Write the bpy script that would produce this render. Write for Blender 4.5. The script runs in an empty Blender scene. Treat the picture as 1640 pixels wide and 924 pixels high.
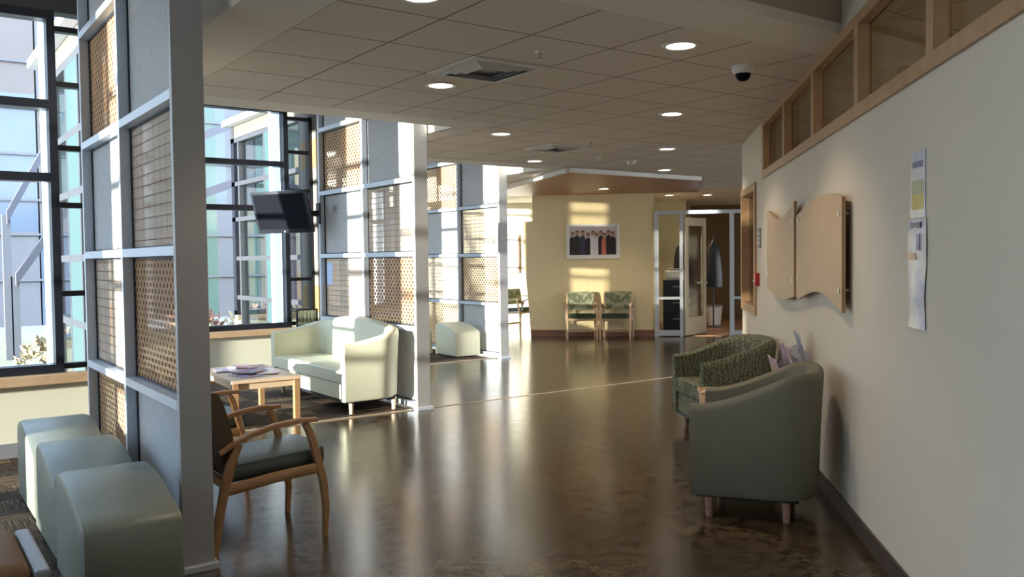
import bpy, bmesh, math, random
from mathutils import Vector, Matrix
random.seed(4)
D = bpy.data
C = bpy.context.scene.collection
SC = bpy.context.scene
PI = math.pi

# ------------------------------------------------------------------ camera, sky, sun, exposure
EYE = 1.546
R_ = Vector((0.811, -0.585, -0.012)).normalized()
F_ = Vector((0.5840, 0.8110, -0.0345)).normalized()
U_ = R_.cross(F_).normalized(); R_ = F_.cross(U_).normalized()
cam = D.cameras.new('camera'); cam_o = D.objects.new('camera', cam); C.objects.link(cam_o)
m = Matrix((R_, U_, -F_)).transposed().to_4x4(); m.translation = Vector((0, 0, EYE))
cam_o.matrix_world = m
cam.sensor_width = 36; cam.lens = 1392.24 / 1640 * 36; cam.clip_end = 300; cam.clip_start = 0.05
SC.camera = cam_o
SC.view_settings.view_transform = 'Standard'; SC.view_settings.look = 'None'
SC.view_settings.gamma = 1; SC.view_settings.use_curve_mapping = False
SC.view_settings.exposure = 0.95
w = D.worlds.new('sky'); SC.world = w; w.use_nodes = True
nt = w.node_tree; nt.nodes.clear()
wo = nt.nodes.new('ShaderNodeOutputWorld'); bg = nt.nodes.new('ShaderNodeBackground')
tc = nt.nodes.new('ShaderNodeTexCoord'); sx = nt.nodes.new('ShaderNodeSeparateXYZ')
cr = nt.nodes.new('ShaderNodeValToRGB')
cr.color_ramp.elements[0].position = 0.0; cr.color_ramp.elements[0].color = (0.95, 0.97, 1.0, 1)
cr.color_ramp.elements[1].position = 0.35; cr.color_ramp.elements[1].color = (0.52, 0.72, 1.0, 1)
nt.links.new(tc.outputs['Generated'], sx.inputs[0]); nt.links.new(sx.outputs['Z'], cr.inputs[0])
nt.links.new(cr.outputs[0], bg.inputs[0]); bg.inputs[1].default_value = 3.0
nt.links.new(bg.outputs[0], wo.inputs[0])
sun = D.lights.new('sun', 'SUN'); sun.energy = 13.0; sun.angle = math.radians(1.2); sun.color = (1.0, 0.95, 0.86)
sun_o = D.objects.new('sun', sun); C.objects.link(sun_o)
sun_o.rotation_euler = Vector((1.0, 0.12, -0.07)).to_track_quat('-Z', 'Y').to_euler()

# ------------------------------------------------------------------ materials
class NT:
    def __init__(s, name):
        s.m = D.materials.new(name); s.m.use_nodes = True; s.t = s.m.node_tree; s.t.nodes.clear()
        s.out = s.n('OutputMaterial')
    def n(s, k, **kw):
        x = s.t.nodes.new('ShaderNode' + k)
        for a, b in kw.items(): setattr(x, a, b)
        return x
    def l(s, a, b): s.t.links.new(a, b)
    def obj(s):
        return s.n('TexCoord').outputs['Object']
    def math(s, op, a, b=None, clamp=False):
        x = s.n('Math', operation=op, use_clamp=clamp)
        for i, v in enumerate((a, b)):
            if v is None: continue
            if isinstance(v, (int, float)): x.inputs[i].default_value = v
            else: s.l(v, x.inputs[i])
        return x.outputs[0]
    def mix(s, f, a, b):
        x = s.n('Mix', data_type='RGBA')
        for i, v in zip((0, 6, 7), (f, a, b)):
            if isinstance(v, (int, float)): x.inputs[i].default_value = v
            elif isinstance(v, tuple): x.inputs[i].default_value = (*v, 1)
            else: s.l(v, x.inputs[i])
        return x.outputs[2]
    def noise(s, scale, detail=3, vec=None, rough=.5):
        x = s.n('TexNoise'); x.inputs['Scale'].default_value = scale; x.inputs['Detail'].default_value = detail
        x.inputs['Roughness'].default_value = rough
        s.l(vec if vec is not None else s.obj(), x.inputs['Vector']); return x.outputs['Fac']
    def mapping(s, sc, vec=None):
        x = s.n('Mapping'); x.inputs['Scale'].default_value = sc; s.l(vec if vec is not None else s.obj(), x.inputs['Vector'])
        return x.outputs[0]
    def ramp(s, f, stops):
        x = s.n('ValToRGB'); e = x.color_ramp.elements
        while len(e) < len(stops): e.new(.5)
        for i, (p, c) in enumerate(stops): e[i].position = p; e[i].color = (*c, 1)
        s.l(f, x.inputs[0]); return x.outputs[0]
    def pbr(s, col, rough=.5, metal=0, spec=.5, bump=None, bstr=.2, bdist=.01, emis=None, es=0, coat=0):
        p = s.n('BsdfPrincipled')
        if isinstance(col, tuple): p.inputs['Base Color'].default_value = (*col, 1)
        else: s.l(col, p.inputs['Base Color'])
        if isinstance(rough, (int, float)): p.inputs['Roughness'].default_value = rough
        else: s.l(rough, p.inputs['Roughness'])
        p.inputs['Metallic'].default_value = metal; p.inputs['Specular IOR Level'].default_value = spec
        p.inputs['Coat Weight'].default_value = coat
        if emis: p.inputs['Emission Color'].default_value = (*emis, 1); p.inputs['Emission Strength'].default_value = es
        if bump is not None:
            b = s.n('Bump'); b.inputs['Strength'].default_value = bstr; b.inputs['Distance'].default_value = bdist
            s.l(bump, b.inputs['Height']); s.l(b.outputs[0], p.inputs['Normal'])
        return p.outputs[0]
    def done(s, sh): s.l(sh, s.out.inputs[0]); return s.m

def simple(name, col, rough=.5, metal=0, spec=.5, var=.06, scale=6, bscale=None, bstr=.15, **k):
    N = NT(name)
    f = N.noise(scale)
    c = N.mix(f, tuple(x * (1 - var) for x in col), tuple(min(1, x * (1 + var)) for x in col))
    b = N.noise(bscale, 2) if bscale else None
    return N.done(N.pbr(c, rough, metal, spec, b, bstr, .004, **k))
M = {}
M['wall'] = simple('cream_wall_paint', (.70, .63, .53), .6, var=.03, scale=1.5, bscale=180, bstr=.08)
M['yellow_wall'] = simple('yellow_wall_paint', (.74, .62, .36), .6, var=.03, scale=1.5)
M['plaster'] = simple('ceiling_plaster', (.84, .79, .70), .8, var=.02)
M['white'] = simple('white_plaster', (.80, .80, .78), .8, var=.02)
M['base'] = simple('vinyl_baseboard', (.085, .062, .052), .4, var=.05)
M['base2'] = simple('brown_baseboard', (.22, .11, .07), .45)
M['black'] = simple('black_aluminium', (.012, .014, .022), .35, spec=.4)
M['alu'] = simple('clear_anodised_aluminium', (.56, .61, .68), .38, metal=.3, spec=.6, var=.03)
M['alud'] = simple('satin_aluminium', (.38, .37, .37), .45, metal=.25, spec=.5, var=.03)
M['gasket'] = simple('black_gasket', (.02, .022, .03), .6)
M['dark'] = simple('black_plastic', (.012, .014, .02), .3)
M['screen'] = simple('dark_glass_screen', (.006, .007, .011), .45, spec=.05)
M['chrome'] = simple('brushed_steel', (.6, .6, .6), .3, metal=1)
M['paper'] = simple('white_paper', (.82, .84, .88), .6)
M['red'] = simple('red_plastic', (.45, .02, .02), .4)
M['whitep'] = simple('white_plastic', (.78, .77, .74), .35)
M['greyp'] = simple('grey_plastic', (.24, .24, .26), .4)
def wood(name, a, b, rough=.4, sc=(1, 14, 1), s=5):
    N = NT(name); v = N.mapping(sc)
    f = N.noise(s, 6, v, .6)
    return N.done(N.pbr(N.ramp(f, [(.3, a), (.7, b)]), rough, 0, .5, f, .05, .003))
M['maple'] = wood('maple_wood', (.40, .25, .135), (.44, .28, .155), .4, (1.5, 1.5, .8), 3)
M['oak'] = wood('honey_oak_trim', (.40, .235, .12), (.49, .30, .165), .4, (3, 3, 3), 3)
M['beech'] = wood('beech_wood', (.31, .165, .075), (.38, .215, .105), .35, (3, 3, 14), 4)
M['beechl'] = wood('pale_beech_wood', (.60, .42, .27), (.68, .50, .33), .35, (3, 3, 14), 4)
M['canopy'] = wood('cherry_ceiling_panel', (.34, .145, .065), (.40, .18, .085), .4, (1, 8, 1), 3)
M['sill'] = wood('wood_window_sill', (.46, .30, .17), (.55, .38, .23), .4, (2, 10, 2), 3)
M['ledge'] = simple('cream_base_wall', (.78, .74, .58), .6, var=.03)
def vinyl(name, c, rough=.42, var=.05):
    return simple(name, c, rough, var=var, scale=14, bscale=260, bstr=.12)
M['sage'] = vinyl('sage_green_upholstery', (.66, .65, .49))
M['mint'] = vinyl('blue_green_vinyl', (.20, .212, .168), .4)
M['olive'] = vinyl('olive_green_upholstery', (.145, .14, .10), .6)
M['seatv'] = vinyl('dark_slate_vinyl', (.055, .07, .062), .3)
M['backv'] = vinyl('dark_brown_vinyl', (.075, .048, .028), .5)
M['greenv'] = vinyl('dark_green_vinyl', (.03, .055, .03), .4)
M['tan'] = vinyl('tan_fabric', (.20, .11, .05), .7)
def leaf(name, a, b, c, sc=22):
    N = NT(name); w_ = N.n('TexWave'); w_.inputs['Scale'].default_value = sc * .35; w_.inputs['Distortion'].default_value = 9
    w_.inputs['Detail'].default_value = 3; N.l(N.obj(), w_.inputs['Vector'])
    v = N.n('TexVoronoi'); v.inputs['Scale'].default_value = sc * 1.6; N.l(N.obj(), v.inputs['Vector'])
    c1 = N.ramp(w_.outputs['Fac'], [(.35, a), (.62, b)])
    f = N.ramp(v.outputs['Distance'], [(.25, (1, 1, 1)), (.45, (0, 0, 0))])
    return N.done(N.pbr(N.mix(f, c1, c), .7))
M['leaf'] = leaf('leaf_pattern_fabric', (.10, .12, .07), (.20, .20, .13), (.05, .06, .035), 26)
M['leafl'] = leaf('swirl_pattern_fabric', (.13, .16, .09), (.34, .35, .24), (.18, .2, .12), 16)
def grid_mat(name, base, line, x0, y0, px, py, lw, rough=.9, spk=.08, bump=.2):
    N = NT(name); g = N.n('NewGeometry').outputs['Position']; s = N.n('SeparateXYZ'); N.l(g, s.inputs[0])
    def ln(o, o0, p):
        a = N.math('SUBTRACT', o, o0 - 1000 * p); a = N.math('DIVIDE', a, p); a = N.math('FRACT', a)
        a = N.math('SUBTRACT', a, .5); a = N.math('ABSOLUTE', a); return N.math('GREATER_THAN', a, .5 - lw / p / 2)
    f = N.math('MAXIMUM', ln(s.outputs[0], x0, px), ln(s.outputs[1], y0, py))
    sp = N.noise(140, 3, g)
    c = N.mix(sp, tuple(x * (1 - spk * 2) for x in base), tuple(min(1, x * (1 + spk)) for x in base))
    h = N.math('SUBTRACT', sp, N.math('MULTIPLY', f, 2.0))
    return N.done(N.pbr(N.mix(f, c, line), rough, 0, .3, h, bump, .004))
M['tile'] = grid_mat('acoustic_ceiling_tile', (.80, .73, .64), (.26, .21, .17), 3.087, 3.449, .61, .61, .013)
# polished stained concrete
N = NT('polished_brown_concrete'); g = N.n('NewGeometry').outputs['Position']
a = N.noise(1.1, 6, g, .65); b = N.noise(16, 5, g, .75); c2 = N.noise(60, 2, g)
b = N.noise(9, 7, g, .85)
c = N.ramp(b, [(.38, (.003, .002, .002)), (.47, (.038, .025, .013)), (.54, (.13, .092, .052)), (.62, (.026, .027, .018))])
a2 = N.ramp(a, [(.4, (0, 0, 0)), (.65, (1, 1, 1))]); c = N.mix(a2, c, N.mix(b, (.020, .013, .008), (.075, .048, .026)))
s = N.n('SeparateXYZ'); N.l(g, s.inputs[0])
def jl(o, o0, p, wd):
    q = N.math('FRACT', N.math('DIVIDE', N.math('SUBTRACT', o, o0 - 1000 * p), p))
    return N.math('LESS_THAN', N.math('ABSOLUTE', N.math('SUBTRACT', q, .5)), wd / p)
j = N.math('MAXIMUM', jl(s.outputs[0], .0, 1.64, .004), jl(s.outputs[1], .6, 1.64, .004))
c = N.mix(N.math('MULTIPLY', j, .35), c, (.12, .09, .06))
rg = N.math('ADD', N.math('MULTIPLY', b, .26), .05)
M['floor'] = N.done(N.pbr(c, rg, 0, .55, N.math('ADD', N.math('MULTIPLY', a, 1.0), N.math('MULTIPLY', b, .30)), .07, .02))
# carpet tiles
N = NT('striped_carpet_tile'); g = N.n('NewGeometry').outputs['Position']; s = N.n('SeparateXYZ'); N.l(g, s.inputs[0])
ck = N.n('TexChecker'); ck.inputs['Scale'].default_value = 1; ck.inputs['Color1'].default_value = (0, 0, 0, 1); ck.inputs['Color2'].default_value = (1, 1, 1, 1)
mp = N.mapping((4, 4, 0), g); ad = N.n('VectorMath', operation='ADD'); ad.inputs[1].default_value = (.01, .01, .5); N.l(mp, ad.inputs[0]); N.l(ad.outputs[0], ck.inputs[0])
s1 = N.noise(1, 2, N.mapping((5, 90, 1), g)); s2 = N.noise(1, 2, N.mapping((90, 5, 1), g))
st = N.mix(ck.outputs['Fac'], s1, s2)
big = N.n('TexWhiteNoise', noise_dimensions='3D'); fl = N.n('VectorMath', operation='FLOOR'); N.l(ad.outputs[0], fl.inputs[0]); N.l(fl.outputs[0], big.inputs[0])
cc = N.ramp(st, [(.35, (.045, .032, .026)), (.5, (.10, .072, .055)), (.65, (.20, .15, .105))])
cl = N.ramp(big.outputs['Value'], [(.70, (.6, .6, .6)), (.82, (1.5, 1.4, 1.1))])
mu = N.n('Mix', data_type='RGBA', blend_type='MULTIPLY'); mu.inputs[0].default_value = 1; N.l(cc, mu.inputs[6]); N.l(cl, mu.inputs[7])
M['carpet'] = N.done(N.pbr(mu.outputs[2], .95, 0, .1, st, .3, .004))
# glass (thin pane)
def glass(name, tint, refl=.10, dens=0):
    N = NT(name); t = N.n('BsdfTransparent'); t.inputs[0].default_value = (*tint, 1)
    gl = N.n('BsdfGlossy'); gl.inputs['Roughness'].default_value = .02
    lw = N.n('LayerWeight'); lw.inputs[0].default_value = .25
    f = N.math('MULTIPLY', lw.outputs['Fresnel'], refl * 4, True)
    mx = N.n('MixShader'); N.l(f, mx.inputs[0]); N.l(t.outputs[0], mx.inputs[1]); N.l(gl.outputs[0], mx.inputs[2])
    return N.done(mx.outputs[0])
M['glass'] = glass('clear_window_glass', (.93, .96, .96), .10)
M['glassd'] = glass('interior_glass', (.80, .80, .77), .09)
# decorative resin panels: pattern in object space (u = local y, v = local z)
def resin(name, kind):
    N = NT(name); o = N.obj(); s = N.n('SeparateXYZ'); N.l(o, s.inputs[0])
    u, v = s.outputs[1], s.outputs[2]
    if kind == 'frost':
        st = N.noise(1, 4, N.mapping((60, 110, 16)), .6)
        col = N.ramp(st, [(.32, (.56, .58, .60)), (.68, (.80, .80, .80))])
        d = N.n('BsdfDiffuse'); t = N.n('BsdfTranslucent'); N.l(col, d.inputs[0]); N.l(col, t.inputs[0])
        m1 = N.n('MixShader'); m1.inputs[0].default_value = .45; N.l(d.outputs[0], m1.inputs[1]); N.l(t.outputs[0], m1.inputs[2])
        gl = N.n('BsdfGlossy'); gl.inputs['Roughness'].default_value = .25
        m2 = N.n('MixShader'); m2.inputs[0].default_value = .05; N.l(m1.outputs[0], m2.inputs[1]); N.l(gl.outputs[0], m2.inputs[2])
        return N.done(m2.outputs[0])
    if kind == 'grid':
        def ln(x, p, wd):
            q = N.math('FRACT', N.math('DIVIDE', N.math('ADD', x, 100 * p), p)); return N.math('LESS_THAN', q, wd / p)
        pat = N.math('MAXIMUM', ln(v, .062, .006), ln(u, .13, .006))
        body = (.93, .86, .80); line = (.34, .27, .21); op = .50
        hb = N.noise(1, 3, N.mapping((30, 4, 90)))
        op_s = N.math('ADD', N.math('MULTIPLY', pat, .45), op)
    else:
        p = .072
        r = N.math('DIVIDE', v, p * .5); ri = N.math('FLOOR', r); odd = N.math('FRACT', N.math('MULTIPLY', ri, .5))
        uu = N.math('ADD', N.math('DIVIDE', u, p), odd)
        fu = N.math('SUBTRACT', N.math('FRACT', N.math('ADD', uu, 100)), .5); fv = N.math('MULTIPLY', N.math('SUBTRACT', N.math('FRACT', r), .5), .5)
        dd = N.math('ADD', N.math('POWER', fu, 2), N.math('POWER', N.math('MULTIPLY', fv, 1.0), 2))
        dd = N.math('SQRT', dd)
        pat = N.math('LESS_THAN', dd, .20)
        ring = N.math('LESS_THAN', dd, .30)
        body = (.88, .66, .46); line = (.16, .09, .05); op = .50
        op_s = N.math('ADD', N.math('MULTIPLY', pat, .45), op)
    col = N.mix(pat, body, line)
    d = N.n('BsdfDiffuse'); t = N.n('BsdfTranslucent'); N.l(col, d.inputs[0]); N.l(col, t.inputs[0])
    m1 = N.n('MixShader'); m1.inputs[0].default_value = .6; N.l(d.outputs[0], m1.inputs[1]); N.l(t.outputs[0], m1.inputs[2])
    tr = N.n('BsdfTransparent'); tr.inputs[0].default_value = (1, .96, .9, 1)
    gl = N.n('BsdfGlossy'); gl.inputs['Roughness'].default_value = .08
    m0 = N.n('MixShader'); m0.inputs[0].default_value = .06; N.l(m1.outputs[0], m0.inputs[1]); N.l(gl.outputs[0], m0.inputs[2])
    m2 = N.n('MixShader'); N.l(op_s, m2.inputs[0]); N.l(tr.outputs[0], m2.inputs[1]); N.l(m0.outputs[0], m2.inputs[2])
    return N.done(m2.outputs[0])
M['frost'] = resin('woven_grey_resin', 'frost'); M['wire'] = resin('bamboo_grid_resin', 'grid'); M['dots'] = resin('honeycomb_dot_resin', 'dots')
def emit(name, c, s):
    N = NT(name); e = N.n('Emission'); e.inputs[0].default_value = (*c, 1); e.inputs[1].default_value = s; return N.done(e.outputs[0])
M['lamp'] = emit('lamp_diffuser', (1, .86, .68), 7)
def brick(name, a, b, mo, sc=1):
    N = NT(name); t = N.n('TexBrick'); t.inputs['Scale'].default_value = sc
    t.inputs['Color1'].default_value = (*a, 1); t.inputs['Color2'].default_value = (*b, 1); t.inputs['Mortar'].default_value = (*mo, 1)
    t.inputs['Brick Width'].default_value = .8; t.inputs['Row Height'].default_value = .4; t.inputs['Mortar Size'].default_value = .015
    N.l(N.mapping((1, 1, 1), N.n('NewGeometry').outputs['Position']), t.inputs['Vector'])
    return N.done(N.pbr(t.outputs[0], .8))
M['orange'] = simple('orange_masonry', (.34, .19, .085), .8, var=.08, scale=2)
M['stone'] = simple('pinkish_grey_stone', (.19, .165, .165), .8, var=.08, scale=1)
M['palest'] = simple('pale_grey_panel', (.17, .17, .19), .6, var=.05, scale=1)
M['teal'] = simple('teal_glass_panel', (.10, .17, .15), .15, var=.15, scale=.6, spec=.8)
M['blueg'] = simple('blue_glass_panel', (.14, .18, .25), .15, var=.15, scale=.6, spec=.8)
M['beige'] = simple('beige_panel', (.27, .22, .15), .8, var=.06, scale=1)
M['mauve'] = simple('mauve_brick', (.19, .14, .16), .8, var=.08)
M['concrete'] = simple('pale_concrete_paving', (.36, .35, .34), .9, var=.1, scale=.8)
M['grassy'] = simple('dry_planting_bed', (.30, .27, .17), 1, var=.3, scale=2)
M['shrubg'] = simple('grey_green_leaves', (.17, .20, .11), .8, var=.3, scale=6)
M['shrubt'] = simple('tan_dry_leaves', (.42, .33, .20), .8, var=.3, scale=6)
M['shrubr'] = simple('reddish_leaves', (.36, .18, .14), .8, var=.3, scale=6)
M['tealp'] = simple('dark_teal_cladding', (.045, .09, .09), .4, var=.1)
M['retf'] = simple('grey_window_metal', (.05, .052, .06), .5)
M['finw'] = simple('white_metal_cladding', (.80, .82, .85), .5, var=.02)

N = NT('banded_masonry'); g = N.n('NewGeometry').outputs['Position']; s_ = N.n('SeparateXYZ'); N.l(g, s_.inputs[0])
f = N.math('MULTIPLY', s_.outputs[2], .25); x = N.n('ValToRGB'); x.color_ramp.interpolation = 'CONSTANT'; e_ = x.color_ramp.elements   # stone courses
bands = [(0, (.20, .185, .16)), (.21, (.24, .145, .06)), (.30, (.20, .18, .155)), (.50, (.20, .155, .14)), (.60, (.19, .175, .155)), (.70, (.26, .16, .07)), (.80, (.18, .165, .145)), (.88, (.14, .115, .09))]
while len(e_) < len(bands): e_.new(.5)
for i, (p_, c_) in enumerate(bands): e_[i].position = p_; e_[i].color = (*c_, 1)
N.l(f, x.inputs[0]); M['bands'] = N.done(N.pbr(x.outputs[0], .8))
# ------------------------------------------------------------------ mesh helpers
class MB:
    def __init__(s): s.v = []; s.f = []
    def add(s, vs, fs):
        k = len(s.v); s.v += [Vector(x) for x in vs]; s.f += [tuple(i + k for i in f) for f in fs]; return s
    def box(s, a, b):
        x0, y0, z0 = a; x1, y1, z1 = b
        return s.add([(x0,y0,z0),(x1,y0,z0),(x1,y1,z0),(x0,y1,z0),(x0,y0,z1),(x1,y0,z1),(x1,y1,z1),(x0,y1,z1)],
                     [(0,3,2,1),(4,5,6,7),(0,1,5,4),(1,2,6,5),(2,3,7,6),(3,0,4,7)])
    def prism(s, poly, z0, z1):
        n = len(poly)
        return s.add([(x, y, z0) for x, y in poly] + [(x, y, z1) for x, y in poly],
                     [tuple(range(n - 1, -1, -1)), tuple(range(n, 2 * n))] + [(i, (i + 1) % n, n + (i + 1) % n, n + i) for i in range(n)])
    def extr(s, pts3, off):
        off = Vector(off); n = len(pts3); P = [Vector(q) for q in pts3]
        return s.add(P + [q + off for q in P], [tuple(range(n - 1, -1, -1)), tuple(range(n, 2 * n))] + [(i, (i + 1) % n, n + (i + 1) % n, n + i) for i in range(n)])
    def loft(s, rings, cap=True, close=True):
        n = len(rings[0]); k = len(s.v); s.v += [Vector(p) for r in rings for p in r]
        for i in range(len(rings) - 1):
            for j in range(n if close else n - 1):
                a = k + i * n + j; b = k + i * n + (j + 1) % n; s.f.append((a, b, b + n, a + n))
        if cap: s.f.append(tuple(k + j for j in range(n - 1, -1, -1))); s.f.append(tuple(k + (len(rings) - 1) * n + j for j in range(n)))
        return s
    def cyl(s, c, r0, r1, z0, z1, n=20):
        R = []
        for z, r in ((z0, r0), (z1, r1)): R.append([(c[0] + r * math.cos(2*PI*j/n), c[1] + r * math.sin(2*PI*j/n), z) for j in range(n)])
        return s.loft(R)
    def lathe(s, prof, c=(0, 0, 0), n=24):
        return s.loft([[(c[0] + r * math.cos(2*PI*j/n), c[1] + r * math.sin(2*PI*j/n), c[2] + z) for j in range(n)] for r, z in prof])
    def bar(s, path, wy, th, taper=None):
        # strip in the xz plane: path of (x,z) at y centre, width wy across y, thickness th
        rings = []; n = len(path)
        for i, q in enumerate(path):
            x, z = q[0], q[1]; y = q[2] if len(q) > 2 else 0
            a = path[max(i - 1, 0)]; b = path[min(i + 1, n - 1)]
            t = Vector((b[0] - a[0], 0, b[1] - a[1])).normalized(); nr = Vector((-t.z, 0, t.x))
            tt = th if taper is None else th * taper[i]
            ww = wy if taper is None else wy * (0.5 + .5 * taper[i])
            o = Vector((x, y, z)); rg = []
            for su, sv in ((-1,-.7),(-.7,-1),(.7,-1),(1,-.7),(1,.7),(.7,1),(-.7,1),(-1,.7)):
                rg.append(o + Vector((0, su * ww / 2, 0)) + nr * (sv * tt / 2))
            rings.append(rg)
        return s.loft(rings)
    def build(s, name, mat, parent=None, smooth=False, bevel=0, seg=2, sub=0):
        me = D.meshes.new(name); me.from_pydata([tuple(v) for v in s.v], [], s.f); me.validate()
        bm = bmesh.new(); bm.from_mesh(me); bmesh.ops.recalc_face_normals(bm, faces=bm.faces[:])
        if bevel:
            bmesh.ops.bevel(bm, geom=bm.edges[:], offset=bevel, segments=seg, affect='EDGES', profile=.5, clamp_overlap=True)
        bm.to_mesh(me); bm.free()
        if smooth:
            for p in me.polygons: p.use_smooth = True
            try: me.set_sharp_from_angle(angle=math.radians(40))
            except Exception: pass
        me.materials.append(mat if not isinstance(mat, str) else M[mat])
        o = D.objects.new(name, me); C.objects.link(o)
        if parent is not None: o.parent = parent
        if sub:
            mo = o.modifiers.new('sub', 'SUBSURF'); mo.levels = sub; mo.render_levels = sub
        return o
def tag(o, label=None, cat=None, group=None, kind=None):
    if label: o['label'] = label
    if cat: o['category'] = cat
    if group: o['group'] = group
    if kind: o['kind'] = kind
    return o
def empty(name, loc=(0, 0, 0), rz=0, **k):
    o = D.objects.new(name, None); o.empty_display_size = .1; C.objects.link(o); o.location = loc; o.rotation_euler = (0, 0, rz)
    return tag(o, **k)
def struct(mb, name, mat, **k): return tag(mb.build(name, mat, **k), kind='structure')
def copy_tree(o, parent=None):
    c = o.copy(); C.objects.link(c); c.parent = parent
    for ch in [x for x in D.objects if x.parent == o]: copy_tree(ch, c)
    return c
def box_o(a, b, name, mat, parent=None, bevel=0, **k):
    return MB().box(a, b).build(name, mat, parent, bevel=bevel, **k)

# right wall frame: s along the wall, off = distance into the corridor
WN = Vector((0.7168, -0.6973, 0)); WD = Vector((0.6973, 0.7168, 0)); DW = 1.178
def W(s, off, z): return WN * (DW - off) + WD * s + Vector((0, 0, z))
WROT = math.atan2(WD.y, WD.x)     # local +x = along the wall (away), local +y = into the corridor
# ------------------------------------------------------------------ setting
H = 2.843; HH = 3.80
struct(MB().prism([(-5.15, -7), (26, -7), (26, 30), (9, 22), (4.6, 14.6), (1.5, 11.3), (-1.8, 8.0), (-5.15, 4.7)], -.2, 0), 'floor', 'floor')
def carpet(x0, x1, y0, y1, k): return struct(MB().box((x0, y0, .0005), (x1, y1, .006)), 'floor_carpet', 'carpet')
carpet(-1.75, 1.12, -1.5, 7.93, 1); carpet(1.52, 4.35, 7.85, 11.23, 2); carpet(4.77, 7.6, 11.12, 14.53, 3)
struct(MB().box((1.32, 7.80, .001), (4.35, 7.848, .009)).box((4.58, 7.81, .0005), (9.4, 7.84, .0030)), 'floor_strip_1', simple('pale_floor_strip', (.42, .33, .24), .35))  # pale strip along the carpet edge and on across the floor
struct(MB().box((4.77, 11.07, .001), (7.6, 11.118, .009)), 'trim_2', simple('pale_floor_strip', (.42, .33, .24), .35))
# acoustic ceiling over the corridor, stepping with the bays
inner = [(1.867, 3.449), (1.867, 6.90), (4.80, 6.90), (4.80, 9.62), (8.08, 9.62), (8.08, 12.7), (10.4, 12.7), (10.4, 24), (26, 24), (26, 3.449)]
struct(MB().prism(inner, H, H + .05), 'ceiling', 'tile')
e = .40
outer = [(1.867 - e, 3.449 - e), (1.867 - e, 6.90 + e), (4.56, 6.90 + e), (4.56, 9.62 + e), (7.85, 9.62 + e), (7.85, 12.7 + e), (10.4 - e, 12.7 + e), (10.4 - e, 24)]
ib = inner[:8]
bb = MB()
for i in range(len(ib) - 1):
    q = [ib[i], ib[i + 1], outer[i + 1], outer[i]]
    bb.prism(q, H - .002, H + .06)
bb.prism([inner[0], outer[0], (26, 3.449 - e), (26, 3.449)], H - .002, H + .06)
struct(bb, 'ceiling_border', 'plaster')
fa = MB()
def strip(mb, a, b, t, z0, z1):
    a = Vector((*a, 0)); b = Vector((*b, 0)); d = (b - a).normalized(); n = Vector((-d.y, d.x, 0)) * t
    return mb.extr([a + Vector((0,0,z0)), b + Vector((0,0,z0)), b + n + Vector((0,0,z0)), a + n + Vector((0,0,z0))], (0, 0, z1 - z0))
for i in range(len(outer) - 1): strip(fa, outer[i], outer[i + 1], -.05, H + .061, HH)
struct(fa, 'ceiling_fascia', 'plaster')
struct(strip(MB(), (1.467, 3.049), (26, 3.049), .05, H + .061, HH), 'ceiling_soffit_edge', simple('shaded_cream_paint', (.50, .41, .30), .7, var=.02))  # cream paint, its unlit shade put into a darker colour
struct(MB().prism([(-5.15, -7), (26, -7), (26, 3.1), (1.52, 3.1), (1.52, 7.25), (4.60, 7.25), (4.60, 9.97), (7.9, 9.97), (7.9, 13.1), (10.05, 13.1), (10.05, 24), (7.9, 18), (7.9, 14.75), (4.65, 14.75), (4.65, 11.5), (1.4, 11.5), (1.4, 8.15), (-1.85, 8.15), (-1.85, 4.9), (-5.15, 4.9)], HH, HH + .1), 'ceiling_high', 'white')

# right wall with clerestory band and a small inner window
sW = [8.64, 7.42, 6.20, 4.98, 3.76, 2.54, 1.32, .10, -1.12, -2.34]
def wbox(mb, s0, s1, o0, o1, z0, z1):
    return mb.extr([W(s0, o0, z0), W(s1, o0, z0), W(s1, o1, z0), W(s0, o1, z0)], (0, 0, z1 - z0))
T = -.14
wr = MB()
zs, zt = 2.293, H
wbox(wr, -6, 9.26, 0, T, 0, .97); wbox(wr, 9.26, 10.44, 0, T, 0, .97); wbox(wr, 10.44, 10.50, 0, T, 0, H)
wbox(wr, -6, 9.26, 0, T, .97, zs); wbox(wr, 8.70, 9.26, 0, T, zs, H); wbox(wr, 9.26, 10.44, 0, T, 2.28, H)
wbox(wr, -6, -2.34, 0, T, zs, HH); wbox(wr, -2.34, 5.40, 0, T, zt, HH)
struct(wr, 'wall_right', 'wall')
struct(wbox(MB(), 10.50, 10.36, -.14, -4.6, 0, H), 'wall_corner', 'wall')
bs = MB(); wbox(bs, -6, 10.50, .012, .0, 0, .105); struct(bs, 'baseboard_right', 'base')
# clerestory: casing + mullions + panes
ck = 1
cas = MB(); wbox(cas, -2.34, 8.72, .018, -.055, zs - .005, zs + .065); wbox(cas, -2.34, 8.72, .018, -.055, zt - .06, zt)
for s_ in sW: wbox(cas, s_ - .045, s_ + .045 if s_ < 8.6 else s_ + .08, .018, -.055, zs + .065, zt - .06)
wn = empty('window_1', W(3, 0, 2.5), kind='structure')
def attach(o, p):
    o.parent = p; o.matrix_parent_inverse = Matrix.Translation(p.location).inverted() if not p.rotation_euler.z else (Matrix.Translation(p.location) @ Matrix.Rotation(p.rotation_euler.z, 4, 'Z')).inverted()
    return o
attach(cas.build('window_casing', 'oak'), wn)
for i in range(len(sW) - 1):
    pb = MB(); wbox(pb, sW[i + 1] + .045, sW[i] - .045, -.040, -.048, zs + .065, zt - .06); attach(pb.build('pane', 'glassd'), wn)
wn = empty('window_2', W(9.8, 0, 1.6), kind='structure')
cas = MB()
wbox(cas, 9.22, 10.48, .02, T, .93, 1.02); wbox(cas, 9.22, 10.48, .02, T, 2.22, 2.30)
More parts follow.
